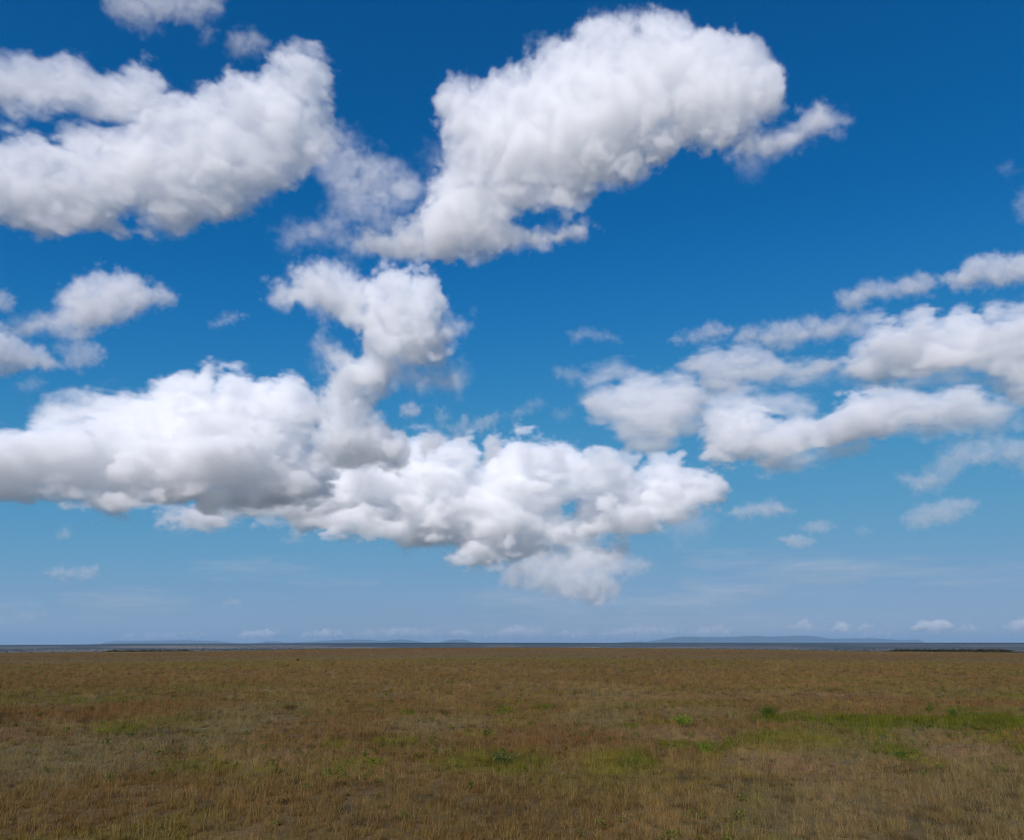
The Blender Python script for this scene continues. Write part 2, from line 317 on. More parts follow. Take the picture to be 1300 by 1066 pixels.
# ------------------------------------------------------------------ single plants
def empty(name, p):
    o = bpy.data.objects.new(name, None); C.collection.objects.link(o); o.location = p; o.empty_display_size = .2; return o
def stems(n, spread, h, rad_, seed):
    g = np.random.default_rng(seed); V = []; Fc = []; tips = []
    for s in range(n):
        a = g.uniform(0, 6.283); l = spread * g.uniform(.3, 1); hh = h * g.uniform(.6, 1); o = len(V); K = 4
        for k in range(K + 1):
            t = k / K; c = Vector((math.cos(a) * l * t ** 1.3, math.sin(a) * l * t ** 1.3, hh * t)); r = rad_ * (1 - .7 * t)
            for q in range(5): V.append((c.x + r * math.cos(q * 1.2566), c.y + r * math.sin(q * 1.2566), c.z))
        for k in range(K):
            for q in range(5): Fc.append((o + k * 5 + q, o + k * 5 + (q + 1) % 5, o + k * 5 + 5 + (q + 1) % 5, o + k * 5 + 5 + q))
        tips.append((math.cos(a) * l, math.sin(a) * l, hh))
    return np.array(V), np.array(Fc), np.array(tips)
stem_m = leaf_mat('woody_stem', 'GEOMETRY', (.09, .06, .035), 0.)
def shrub(name, label, cat, px, py, wid, hgt, col, seed, nst=14, nlf=1400, lsize=.035, aspect=.55, group=None):
    p = ground_pt(px, py); o = tag(empty(name, p), label, cat, group)
    V, Fc, tips = stems(nst, wid * .42, hgt * .85, .006 + .01 * hgt, seed)
    link('stem', mesh_np('stem', V, [Fc], [stem_m], [('shade', 'FLOAT', np.full(len(V), .4))], True), o)
    blobs = np.concatenate([tips, tips * np.array((.6, .6, .6))]); br = wid * .16
    def shape(n, g):
        b = blobs[g.integers(0, len(blobs), n)]; q = g.normal(0, 1, (n, 3)); q /= np.linalg.norm(q, axis=1)[:, None]
        c = b + q * br * g.uniform(.3, 1, (n, 1)) ** .5 * np.array((1, 1, .75)); c[:, 2] = np.abs(c[:, 2]) + .01; return c
    V, Fc, sh = leaves(nlf, shape, lsize, seed + 1, aspect)
    link('foliage', mesh_np('foliage', V, [Fc], [leaf_mat(name + '_leaf', 'GEOMETRY', col, .35, 1.1)], [('shade', 'FLOAT', sh)]), o)
    return o
def tussock(label, px, py, wid, hgt, col, seed, n=260, lean=.7, bw=.012, name='grass_tussock', group=None, heads=0):
    p = ground_pt(px, py); V, q, t3, sh, tt = blades(n, wid * .22, hgt * .5, hgt, bw, lean, seed, 4)
    o = link(name, mesh_np(name, V, [q, t3], [leaf_mat(name + '_blade', 'GEOMETRY', col, .3, 1.1)], [('shade', 'FLOAT', sh)]), loc=p)
    return tag(o, label, 'grass tussock', group)
shrub('green_shrub', 'bright yellow-green rounded leafy shrub alone among the pinkish brown grass', 'shrub', 867, 923, .62, .36, (.16, .22, .03), 301, 16, 2200, .035)
tussock('tall dark green spiky tussock at the left end of the green grass band', 976, 911, .95, .55, (.07, .10, .015), 302, 420, .8, .014)
shrub('green_herb', 'small upright bright green plant above the right part of the green band', 'plant', 1181, 906, .30, .30, (.10, .14, .02), 303, 7, 500, .04)
shrub('wild_shrub', 'dark-stemmed green shrub rising from the right part of the green band', 'shrub', 1213, 914, .55, .48, (.09, .125, .02), 304, 12, 900, .035)
shrub('leafy_weed', 'wide low blue-green leafy weed patch near the bottom, below the middle', 'weed', 640, 970, .75, .20, (.10, .115, .035), 305, 30, 1000, .038, .6)
tussock('yellow-green tussock with dark brown base left of the centre foreground', 497, 949, .6, .28, (.17, .15, .03), 306, 300, .9)
tussock('yellow-green tussock at the left end of the olive patch', 130, 932, .7, .22, (.16, .17, .02), 307, 300, .9)
shrub('dark_bush', 'tiny dark bush alone far out on the olive plain', 'bush', 378, 839, .62, .30, (.020, .016, .006), 308, 12, 900, .06)
shrub('small_herb', 'small olive leafy plant on brown grass, above the blue-green weed patch', 'plant', 617, 935, .35, .2, (.13, .13, .03), 309, 9, 600, .035)
tussock('short dark brown tussock lying wide beside the thin dry stalk', 370, 902, .6, .16, (.075, .045, .018), 310, 300, 1.3)
tussock('small dark tussock beside the grey-green patch in the middle distance', 563, 907, .34, .17, (.05, .035, .014), 311, 160, .9)
tussock('bright green tussock between the lone round shrub and the bottom edge', 897, 955, .5, .28, (.13, .17, .02), 312, 260, .8)
tussock('deep green tussock in pinkish grass at the lower right', 1144, 962, .55, .24, (.08, .12, .02), 313, 280, .9)
p = ground_pt(343, 899); V, Fc, tips = stems(1, .015, .22, .011, 314)
st = link('dry_stalk', mesh_np('dry_stalk', V, [Fc], [stem_m], [('shade', 'FLOAT', np.full(len(V), .2))], True), loc=p)
tag(st, 'thin dark upright stalk standing alone in the brown grass', 'stalk')
p = ground_pt(1024.5, 873); V, Fc, tips = stems(2, .10, .32, .03, 315)
st = link('dead_stump', mesh_np('dead_stump', V, [Fc], [stem_m], [('shade', 'FLOAT', np.full(len(V), .2))], True), loc=p)
tag(st, 'dark weathered stub sticking up above the green grass band', 'stump')

# ------------------------------------------------------------------ far trees, woodland and hills
def crown_proto(seed, flat_=.55, n=420):
    g = np.random.default_rng(seed)
    bl = np.stack([g.uniform(-.38, .38, 9), g.uniform(-.38, .38, 9), g.uniform(.55, .85, 9)], 1)
    def shape(n, gg):
        b = bl[gg.integers(0, 9, n)]; q = gg.normal(0, 1, (n, 3)); q /= np.linalg.norm(q, axis=1)[:, None]
        return b + q * np.array((.2, .2, .2 * flat_))
    V, Fc, sh = leaves(n, shape, .12, seed, .8)
    SV, SF, _ = stems(3, .2, .75, .03, seed + 1)
    return mesh_np('tree_shape', np.concatenate([V, SV]), [np.concatenate([Fc, SF + len(V)])], [tree_m], [('shade', 'FLOAT', np.concatenate([sh, np.full(len(SV), .3)]))])
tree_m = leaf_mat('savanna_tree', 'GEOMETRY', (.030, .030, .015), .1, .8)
tpro = [bpy.data.objects.new('tree_shape', crown_proto(400 + i)) for i in range(4)]
tgrp = instance_group('tree_scatter', tpro)
def trees(name, label, X, Y, H, W):
    o = link(name, mesh_np(name, np.stack([X, Y, height(X, Y) - .3], 1), [], [tree_m], [('scl', 'FLOAT_VECTOR', np.stack([W, W, H], 1)), ('rot', 'FLOAT', rng.uniform(0, 6.283, len(X))), ('kind', 'INT', rng.integers(0, 4, len(X)))]))
    o.modifiers.new('scatter', 'NODES').node_group = tgrp
    return tag(o, label, name.replace('_', ' '), kind='stuff')
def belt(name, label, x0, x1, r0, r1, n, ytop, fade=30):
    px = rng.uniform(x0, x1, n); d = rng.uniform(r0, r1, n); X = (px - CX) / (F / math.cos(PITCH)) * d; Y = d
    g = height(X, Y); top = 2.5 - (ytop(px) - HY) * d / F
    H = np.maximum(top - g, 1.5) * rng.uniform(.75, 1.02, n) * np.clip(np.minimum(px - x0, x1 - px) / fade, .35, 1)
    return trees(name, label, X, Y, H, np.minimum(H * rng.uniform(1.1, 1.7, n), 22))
belt('shadow_band_trees', 'dark cloud-shadow band built as trees just beyond the grass crest at the right', 1080, 1330, 1000, 1500, 2600, lambda x: 823.4 + 0 * x, 60)  # dark trees added in place of a cloud shadow on the ground
belt('shadow_band_scrub', 'thin dark brown cloud-shadow band built as scrub beyond the grass crest at the left', 85, 300, 900, 1300, 1500, lambda x: 824.3 + 0 * x, 60)  # scrub put in to form the thin strip of cloud shadow
n = 9000; px = rng.uniform(-60, 1360, n); d = 5500 * (18500 / 5500) ** rng.uniform(0, 1, n); X = (px - CX) / F * d; cl = fbm(X / 700, d / 700, 4, 130)
kk = (rng.uniform(0, 1, n) < sstep(.46, .66, cl) + .04); X, d = X[kk], d[kk]; H = rng.uniform(6, 12, len(X))
trees('woodland', 'scattered dark trees on the hazy far plain', X, d, H, H * rng.uniform(1.4, 3.2, len(X)))
n = 12000; px = rng.uniform(-80, 1380, n); d = rng.uniform(18500, 20500, n); X = (px - CX) / F * d; H = rng.uniform(8, 15, n)
trees('horizon_forest', 'dark blue forest along the horizon', X, d, H, H * rng.uniform(1.5, 3, n))
hill_m = MT('hill_bush'); hn = hill_m.n('ShaderNodeTexNoise', Vector=hill_m.n('ShaderNodeNewGeometry').outputs['Position'], Scale=.0012, Detail=8., Roughness=.6)
cr = hill_m.n('ShaderNodeValToRGB', Fac=hn.outputs[0]); cr.color_ramp.elements[0].color = (.008, .016, .018, 1); cr.color_ramp.elements[1].color = (.018, .028, .03, 1); hill_m.L.new(cr.outputs[0], hill_m.b.inputs['Base Color'])
def hills(label, prof, D, seed, depth=5000.):
    xs = np.arange(prof[0][0], prof[-1][0] + .5, 1.2); top = np.interp(xs, [p_[0] for p_ in prof], [p_[1] for p_ in prof])
    kx = np.exp(-np.linspace(-2, 2, 9) ** 2); top = np.convolve(np.pad(top, 4, mode='edge'), kx / kx.sum(), 'valid')
    top = top + .5 * (fbm(xs / 14, xs * 0, 4, seed) - .5)
    Hh = np.maximum(2.5 - (top - HY) * D / F, -70); X0 = (xs - CX) / F * D
    ts = np.linspace(-1, 1, 25); V = []
    for t in ts:
        s = (1 - abs(t) ** 1.6); nz = fbm(X0 / 1800, np.full_like(X0, t * 3 + 20), 4, seed + 3) - .5
        z = -75 + (Hh + 75) * s * (1 + .35 * nz * (abs(t) * 2) * (abs(t) > .05)); V.append(np.stack([X0 * (1 + t * depth / D), np.full_like(X0, D + t * depth), z], 1))
    n_ = len(xs); V = np.concatenate(V); i = np.arange(24)[:, None] * n_; j = np.arange(n_ - 1)[None]
    q = np.stack([i + j, i + j + 1, i + n_ + j + 1, i + n_ + j], -1).reshape(-1, 4)
    o = link('hills', mesh_np('hills', V, [q], [hill_m.m], smooth=True)); tag(o, label, kind='structure')
hills('pale blue hill at the left edge of the horizon', [(-60, 814), (-20, 815.5), (0, 816.6), (8, 819.5)], 80000, 501)
hills('long low blue hill range on the left horizon', [(143, 818.5), (152, 814.6), (165, 813.6), (180, 814), (200, 813.4), (230, 812.8), (250, 812.4), (270, 812.8), (290, 813.6), (305, 815), (318, 817), (326, 817.5), (338, 815.8), (350, 813.8), (362, 813.9), (375, 815.5), (390, 815), (405, 814), (420, 813.3), (435, 812.6), (455, 811.6), (480, 812.4), (494, 813.8), (502, 812.2), (515, 811.4), (528, 812.8), (545, 815.6), (556, 817.5)], 82000, 502)
hills('small rounded blue hill left of the centre of the horizon', [(556, 817.4), (565, 814), (575, 812), (590, 811.6), (598, 813.6), (612, 817.4)], 78000, 503)
hills('long flat-topped blue mountain on the right horizon', [(766, 818), (775, 816), (790, 814.6), (808, 813.6), (815, 814.4), (828, 812.4), (845, 809.6), (860, 808.2), (885, 809), (905, 809), (925, 808.6), (938, 807.4), (950, 807.4), (965, 808.4), (985, 807.6), (1005, 807.2), (1022, 807.8), (1032, 809.4), (1040, 811), (1055, 810.4), (1085, 810.2), (1100, 810.6), (1115, 811.6), (1130, 812.6), (1145, 811.6), (1152, 813.4), (1160, 818)], 80000, 504)

# ------------------------------------------------------------------ haze: one closed box of even air
HZ = 106000.; hb = [(-HZ, -HZ, -95), (HZ, -HZ, -95), (HZ, HZ, -95), (-HZ, HZ, -95), (-HZ, -HZ, 850), (HZ, -HZ, 850), (HZ, HZ, 850), (-HZ, HZ, 850)]
hm = bpy.data.materials.new('air_haze'); hm.use_nodes = True; ht = hm.node_tree; ht.nodes.clear()
ho = ht.nodes.new('ShaderNodeOutputMaterial'); pv = ht.nodes.new('ShaderNodeVolumePrincipled'); ht.links.new(pv.outputs[0], ho.inputs['Volume'])
pv.inputs['Color'].default_value = (.42, .66, .90, 1); pv.inputs['Density'].default_value = 1.6e-5; pv.inputs['Anisotropy'].default_value = 0
hz = link('haze', mesh_np('haze', np.array(hb), [np.array([(0, 3, 2, 1), (4, 5, 6, 7), (0, 1, 5, 4), (1, 2, 6, 5), (2, 3, 7, 6), (3, 0, 4, 7)])], [hm]))
tag(hz, 'thin pale blue haze lying over the distant plain', 'haze', kind='stuff')

# ------------------------------------------------------------------ clouds: every cloud a volume of its own at its own distance
def sdf(poly, X, Y):
    p = np.array(poly, float); q = np.roll(p, -1, 0)
    best = np.full(X.shape, 1e9); ins = np.zeros(X.shape, bool)
    for (ax, ay), (bx, by) in zip(p, q):
        ex, ey = bx - ax, by - ay; L = ex * ex + ey * ey + 1e-9
        t = np.clip(((X - ax) * ex + (Y - ay) * ey) / L, 0, 1)
        best = np.minimum(best, (X - ax - t * ex) ** 2 + (Y - ay - t * ey) ** 2)
        ins ^= ((ay > Y) != (by > Y)) & (X < (bx - ax) * (Y - ay) / ((by - ay) if by != ay else 1e-9) + ax)
    return np.where(ins, 1, -1) * np.sqrt(best)
class NG:
    def __init__(s, name):
        s.g = bpy.data.node_groups.new(name, 'GeometryNodeTree'); s.N = s.g.nodes; s.L = s.g.links
        s.g.interface.new_socket('Geometry', in_out='INPUT', socket_type='NodeSocketGeometry')
        s.g.interface.new_socket('Geometry', in_out='OUTPUT', socket_type='NodeSocketGeometry')
        s.i = s.N.new('NodeGroupInput'); s.o = s.N.new('NodeGroupOutput')
    def put(s, v, sock):
        if isinstance(v, (int, float, tuple)): sock.default_value = v
        else: s.L.new(v, sock)
    def m(s, op, *a, clamp=False):
        n = s.N.new('ShaderNodeMath'); n.operation = op; n.use_clamp = clamp
        for v, k in zip(a, n.inputs): s.put(v, k)
        return n.outputs[0]
    def v(s, op, *a, k=None):
        n = s.N.new('ShaderNodeVectorMath'); n.operation = op
        for v, q in zip(a, n.inputs): s.put(v, q)
        if k is not None: n.inputs['Scale'].default_value = k
        return n.outputs[0]
    def sep(s, a):
        n = s.N.new('ShaderNodeSeparateXYZ'); s.put(a, n.inputs[0]); return n.outputs
    def noise(s, vec, scale, detail=0, rough=.5):
        n = s.N.new('ShaderNodeTexNoise'); s.put(vec, n.inputs['Vector']); n.inputs['Scale'].default_value = scale
        n.inputs['Detail'].default_value = detail; n.inputs['Roughness'].default_value = rough
        return n.outputs[0], n.outputs[1]
    def voro(s, vec, scale, detail=0, rough=.5):
        n = s.N.new('ShaderNodeTexVoronoi'); n.feature = 'F1'; s.put(vec, n.inputs['Vector']); n.inputs['Scale'].default_value = scale
        n.inputs['Detail'].default_value = detail; n.inputs['Roughness'].default_value = rough; n.normalize = False
        return n.outputs['Distance']
def cloud_mat(dens):
    m = bpy.data.materials.new('cloud_vapour'); m.use_nodes = True; t = m.node_tree; t.nodes.clear()
    o = t.nodes.new('ShaderNodeOutputMaterial'); s = t.nodes.new('ShaderNodeVolumeScatter'); a = t.nodes.new('ShaderNodeAttribute'); a.attribute_name = 'density'
    mm = t.nodes.new('ShaderNodeMath'); mm.operation = 'MULTIPLY'; mm.inputs[1].default_value = dens
    t.links.new(a.outputs['Fac'], mm.inputs[0]); t.links.new(mm.outputs[0], s.inputs['Density']); t.links.new(s.outputs[0], o.inputs['Volume'])
    s.inputs['Color'].default_value = (1, .984, 1, 1); s.inputs['Anisotropy'].default_value = 0
    return m
def pts(s): return [tuple(map(float, q.split(','))) for q in s.split()]
nvox = 0
def cloud(label, polys, R=60., amp=1., sigma=.03, cdepth=.8, base=1500., D=None, stretch=(1, 1, 1), thin=1., warp=14., fine=25., edge0=6., relief=36., lean=0., bill=22., feather=.42, swell=12.5):
    """polys: (+1 body or -1 gap, wispiness, depth offset, outline in photo pixels)"""
    global nvox
    polys = [(k, s, o, pts(p)) for k, s, o, p in polys]
    A = np.concatenate([np.array(p[3]) for p in polys if p[0] > 0]); x0, y0 = A.min(0); x1, y1 = A.max(0)
    cdir = ray((x0 + x1) / 2, (y0 + y1) / 2)
    if D is None: D = base / ray((x0 + x1) / 2, min(y1, 806.)).z
    cen = EYE + cdir * D; S = D / F * FWD.dot(cdir)         # metres per photo pixel at the cloud
    Xl = cdir.cross(Vector((0, 0, 1))).normalized(); Zl = Xl.cross(cdir)
    M = Matrix((Xl, cdir, Zl)).transposed().to_4x4(); M.translation = cen
    def loc(pt):
        r = ray(*pt); h = EYE + r * (D / r.dot(cdir)) - cen; return (h.dot(Xl) / S, h.dot(Zl) / S)
    lp = [(k, s, o, [loc(p) for p in q]) for k, s, o, q in polys]
    A = np.concatenate([np.array(p[3]) for p in lp if p[0] > 0]); pad = 6 + 12 * amp
    a0, a1 = A.min(0) - pad, A.max(0) + pad; st = 2.0 if amp > .5 else 1.0
    nx, nz = int((a1[0] - a0[0]) / st) + 2, int((a1[1] - a0[1]) / st) + 2
    X, Z = np.meshgrid(a0[0] + np.arange(nx) * st, a0[1] + np.arange(nz) * st)
    d = np.full(X.shape, -99.); sf = np.zeros_like(d); of = np.zeros_like(d); W = np.full_like(d, 1e-9)
    for k, s, o, q in lp:
        q = sdf(q, X, Z)
        if k > 0:
            d = np.maximum(d, q) + np.maximum(8 - np.abs(d - q), 0) ** 2 / 32
            wt = np.exp(np.clip(q, -60, 30) / 5) * (30. if o < -20 else 1.); sf += wt * s; of += wt * o; W += wt
        else: d = np.minimum(d, -q)
    sf /= W; of /= W
    me = bpy.data.meshes.new('cloud_outline'); me.vertices.add(X.size)
    me.vertices.foreach_set('co', np.stack([X.ravel(), 0 * X.ravel(), Z.ravel()], 1).astype(np.float32).ravel())
    for nm, ar in (('d', d), ('sf', sf), ('of', of)):
        at = me.attributes.new(nm, 'FLOAT', 'POINT'); at.data.foreach_set('value', ar.ravel().astype(np.float32))
    src = bpy.data.objects.new('cloud_outline', me)
    ob = bpy.data.objects.new('cloud', bpy.data.volumes.new('cloud')); C.collection.objects.link(ob); ob.matrix_world = M
    tag(ob, label, 'cloud', 'clouds in the blue sky')
    g = NG('cloud_shape'); oi = g.N.new('GeometryNodeObjectInfo'); oi.inputs[0].default_value = src
    pp = g.v('SCALE', g.N.new('GeometryNodeInputPosition').outputs[0], k=1 / S)
    x, y, z = g.sep(pp); k = g.m('DIVIDE', D / S, g.m('ADD', y, D / S))
    sd_ = x0 * .37 + y0 * 1.7
    ns = g.v('ADD', g.v('MULTIPLY', pp, tuple(1 / (q * amp) for q in stretch)), (sd_, sd_ * .5, 31.))
    wx, wy, wz = g.sep(g.v('SUBTRACT', g.noise(ns, 1 / 40., 3, .6)[1], (.5, .5, .5)))
    AW = 2 * warp * amp
    u = g.m('MULTIPLY_ADD', x, k, g.m('MULTIPLY', wx, AW)); vv = g.m('MULTIPLY_ADD', z, k, g.m('MULTIPLY', wz, AW))
    gu = g.m('DIVIDE', g.m('SUBTRACT', u, float(a0[0])), st); gv = g.m('DIVIDE', g.m('SUBTRACT', vv, float(a0[1])), st)
    gu = g.m('MINIMUM', g.m('MAXIMUM', gu, 0.), nx - 1.001); gv = g.m('MINIMUM', g.m('MAXIMUM', gv, 0.), nz - 1.001)
    iu = g.m('FLOOR', gu); iv = g.m('FLOOR', gv); fu = g.m('SUBTRACT', gu, iu); fv = g.m('SUBTRACT', gv, iv)
    idx = g.m('MULTIPLY_ADD', iv, float(nx), iu)
    def samp(nm, i):
        a = g.N.new('GeometryNodeInputNamedAttribute'); a.data_type = 'FLOAT'; a.inputs[0].default_value = nm
        s = g.N.new('GeometryNodeSampleIndex'); s.data_type = 'FLOAT'; s.domain = 'POINT'; s.clamp = True
        g.L.new(oi.outputs['Geometry'], s.inputs['Geometry']); g.L.new(a.outputs[0], s.inputs['Value']); g.L.new(i, s.inputs['Index']); return s.outputs[0]
    def lerp(a, b, t): return g.m('MULTIPLY_ADD', g.m('SUBTRACT', b, a), t, a)
    i1 = g.m('ADD', idx, 1.); i2 = g.m('ADD', idx, float(nx)); i3 = g.m('ADD', idx, nx + 1.)
    dd = lerp(lerp(samp('d', idx), samp('d', i1), fu), lerp(samp('d', i2), samp('d', i3), fu), fv)
    sof, off = samp('sf', idx), samp('of', idx)
    if lean: off = g.m('MULTIPLY_ADD', z, lean, off)   # the whole cloud leans back with height
    if relief:                                          # folds in the face of the cloud, bulging towards and away
        n3 = g.noise(g.v('MULTIPLY', ns, (1., .35, 1.)), 1 / 42., 3, .55)[0]
        off = g.m('MULTIPLY_ADD', g.m('SUBTRACT', g.m('ABSOLUTE', g.m('SUBTRACT', n3, .5)), .12), -4. * relief * amp, off)
    sof = g.m('MAXIMUM', sof, g.m('MINIMUM', g.m('MULTIPLY', g.m('SUBTRACT', g.noise(g.v('ADD', ns, (90., 7., 3.)), 1 / 55., 2, .6)[0], .50), 3.), feather))
    wq = g.m('DIVIDE', g.m('SUBTRACT', y, off), float(cdepth)); rd = g.m('MAXIMUM', g.m('SUBTRACT', float(R), dd), 0.)
    f = g.m('SUBTRACT', float(R), g.m('SQRT', g.m('ADD', g.m('MULTIPLY', rd, rd), g.m('MULTIPLY', wq, wq))))
    vb = g.voro(ns, 1 / 34., 3, .6); nb = g.noise(ns, 1 / 60., 2, .5)[0]; fn = g.noise(ns, 1 / 11., 5, .70)[0]
    f = g.m('MULTIPLY_ADD', sof, 10. * amp, g.m('ADD', f, swell * amp ** .8)); f = g.m('MULTIPLY_ADD', g.m('SUBTRACT', .80, vb), bill * amp, f)
    f = g.m('MULTIPLY_ADD', g.m('SUBTRACT', nb, .5), 34. * amp, f)
    f = g.m('MULTIPLY_ADD', g.m('SUBTRACT', fn, .5), g.m('MULTIPLY_ADD', sof, 26. * amp, fine * amp), f)
    de = g.m('DIVIDE', f, g.m('MULTIPLY_ADD', sof, 34. * amp, edge0 * math.sqrt(amp)), clamp=True)
    de = g.m('MULTIPLY', g.m('POWER', de, 1.3), g.m('MULTIPLY_ADD', sof, -.88 * thin, thin))
    vc = g.N.new('GeometryNodeVolumeCube'); g.L.new(de, vc.inputs['Density'])
    dp = min(R, max(d.max(), 4)) * cdepth + 10 + 14 * amp
    dp = R * cdepth * (math.sqrt(max(0, 1 - (1 - min(d.max() / R, 1)) ** 2)) if d.max() < R else 1) + (8 + 16 * amp) * max(1, cdepth) + relief * amp * .6
    lz = lean * (a1[1] - a0[1]) * .5; om = float(of.min()) - dp - lz, float(of.max()) + dp + lz
    vc.inputs['Min'].default_value = (a0[0] * S, om[0] * S, a0[1] * S); vc.inputs['Max'].default_value = (a1[0] * S, om[1] * S, a1[1] * S)
    v_ = VOX if amp > .5 else min(VOX, 1.4)
    rs = [max(8, int(q)) for q in ((a1[0] - a0[0]) / v_, (om[1] - om[0]) / (v_ * 1.6), (a1[1] - a0[1]) / v_)]; nvox += rs[0] * rs[1] * rs[2] / 1e6
    for ax, q in zip('XYZ', rs): vc.inputs['Resolution ' + ax].default_value = q
    mat = cloud_mat(sigma / S); sm = g.N.new('GeometryNodeSetMaterial'); sm.inputs['Material'].default_value = mat
    g.L.new(vc.outputs[0], sm.inputs[0]); g.L.new(sm.outputs[0], g.o.inputs[0])
    ob.modifiers.new('shape', 'NODES').node_group = g.g; ob.data.materials.append(mat)
    return ob

# big clouds, upper half
cloud('huge billowing white cloud at the upper left, cut by the left edge', [
 (1, .05, 0, '-60,190 0,182 15,175 40,168 55,175 70,177 85,170 110,168 150,163 160,140 170,122 190,112 208,112 222,112 240,112 258,107 278,107 283,92 290,84 300,92 325,93 345,75 352,62 372,56 388,55 405,66 420,80 430,105 432,122 422,132 422,150 430,172 430,190 412,205 392,212 385,225 365,235 345,242 330,258 315,270 290,280 275,288 262,285 240,292 225,303 200,305 185,300 175,285 165,270 160,290 150,300 125,296 105,296 80,305 50,303 25,295 5,280 -30,275 -60,260'),
 (-1, 0, 0, '-60,160 0,160 20,158 60,150 85,146 110,152 150,160 110,166 80,164 60,168 30,166 0,177 -60,179'),
 (1, .18, 15, '-60,70 0,70 30,70 55,78 78,66 100,72 112,80 120,92 133,96 140,88 160,92 172,84 182,74 195,80 208,96 222,112 215,135 180,155 150,160 120,152 100,142 90,135 75,138 60,145 35,150 12,150 0,140 -60,140')], R=95, sigma=.05, cdepth=.42, relief=30, lean=.45, bill=15., swell=8., feather=.62, stretch=(1.25, 1, .9))
cloud('loose veil of cloud wisps linking the two biggest upper clouds', [
 (1, .62, 0, '415,160 440,175 470,190 500,207 532,222 545,240 525,262 500,280 480,292 455,285 440,270 425,255 410,235 400,222 385,215 395,190'),
 (1, .62, 0, '372,285 395,275 420,266 440,262 450,275 440,290 425,305 400,315 375,310 362,298'), (1, .5, 0, '425,300 450,305 470,318 455,325 435,318'),
 (1, .85, 0, '535,200 550,190 565,195 568,215 555,225 540,218')], R=40, sigma=.045, cdepth=.5, lean=.85)
cloud('largest white cloud, upper middle, its tail curling to the right', [
 (1, 0, 0, '553,132 560,115 575,103 590,98 600,107 613,107 625,95 645,85 665,75 685,55 700,45 712,42 722,45 730,32 745,22 760,17 775,16 790,18 808,20 820,12 832,8 850,10 865,18 873,33 890,40 905,39 920,42 932,34 955,36 970,48 982,70 992,90 1001,110 998,130 992,145 978,152 955,170 940,182 925,190 905,192 885,190 870,195 855,205 840,215 825,212 815,225 800,235 785,240 768,243 755,250 745,258 735,265 715,268 700,270 668,270 650,285 640,310 600,330 575,330 560,333 545,330 525,328 500,326 480,323 460,316 450,306 460,296 480,292 495,298 505,285 520,275 530,265 540,250 545,235 550,222 565,205 566,185 566,165 560,150'),
 (1, .15, 0, '640,275 668,280 690,285 705,283 720,283 738,286 750,291 738,301 720,311 700,316 685,318 665,320 640,322 600,330 600,290'),
 (1, .22, 0, '935,165 965,158 985,158 1010,155 1018,140 1035,128 1048,126 1060,142 1070,158 1058,172 1040,182 1020,190 1000,195 975,199 950,205 925,195'),
 (1, .75, 0, '945,195 975,195 970,215 955,222 945,212')], R=110, sigma=.05, cdepth=.42, relief=32, lean=.36, bill=15., swell=7., feather=.6)
cloud('small ragged grey-white cloud cut by the top edge at the left', [(1, .35, 0, '125,-25 130,0 138,12 150,22 165,30 180,36 195,34 215,29 240,29 258,28 272,20 280,12 280,-25')], R=30, amp=.7, sigma=.03)
cloud('tiny faint wisp below the cloud at the top left edge', [(1, .6, 0, '256,38 265,33 274,38 270,50 258,55')], R=12, amp=.35, sigma=.05)
cloud('small thin round cloud beside the top of the upper left cloud', [(1, .5, 0, '290,45 300,40 318,38 335,50 339,58 325,68 310,72 295,68 290,58')], R=22, amp=.5, sigma=.04)
# left middle
cloud('wedge-shaped cloud rising to the right at the left middle', [
 (1, .2, 0, '65,395 72,388 80,372 100,358 115,350 130,344 150,344 165,351 180,357 200,364 220,371 224,380 208,388 190,389 170,398 155,405 140,415 120,420 100,425 85,420 70,410'),
 (1, .55, 0, '8,418 35,405 62,395 80,388 100,400 100,425 85,428 60,425 40,429 20,424')], R=36, amp=.7, sigma=.05, lean=.3, feather=.55)
cloud('low white cloud on the left edge under the wedge-shaped cloud', [(1, .15, 0, '-60,418 5,415 20,425 35,438 50,445 65,455 74,464 55,468 35,470 15,472 -5,471 -60,470')], R=28, amp=.6, sigma=.05)
cloud('small puffy cloud right of the low left edge cloud', [(1, .2, 0, '80,444 95,439 110,435 128,438 135,450 132,459 115,463 100,470 85,468 80,458'), (1, .6, 0, '64,440 76,436 86,441 82,448 70,448')], R=18, amp=.45)
cloud('tiny cloud scrap at the left edge beside the wedge-shaped cloud', [(1, .45, 0, '-30,368 5,370 18,378 15,395 0,398 -30,395')], R=14, amp=.4, sigma=.05)
cloud('faint wisp under the low left edge cloud', [(1, .75, 0, '18,486 38,478 56,485 45,495 25,493')], R=10, amp=.35, sigma=.06)
cloud('thin pale streak of cloud alone in the blue left of the tall column', [(1, .6, 0, '268,411 285,400 300,398 314,400 298,408 280,414')], R=8, amp=.3, sigma=.07)
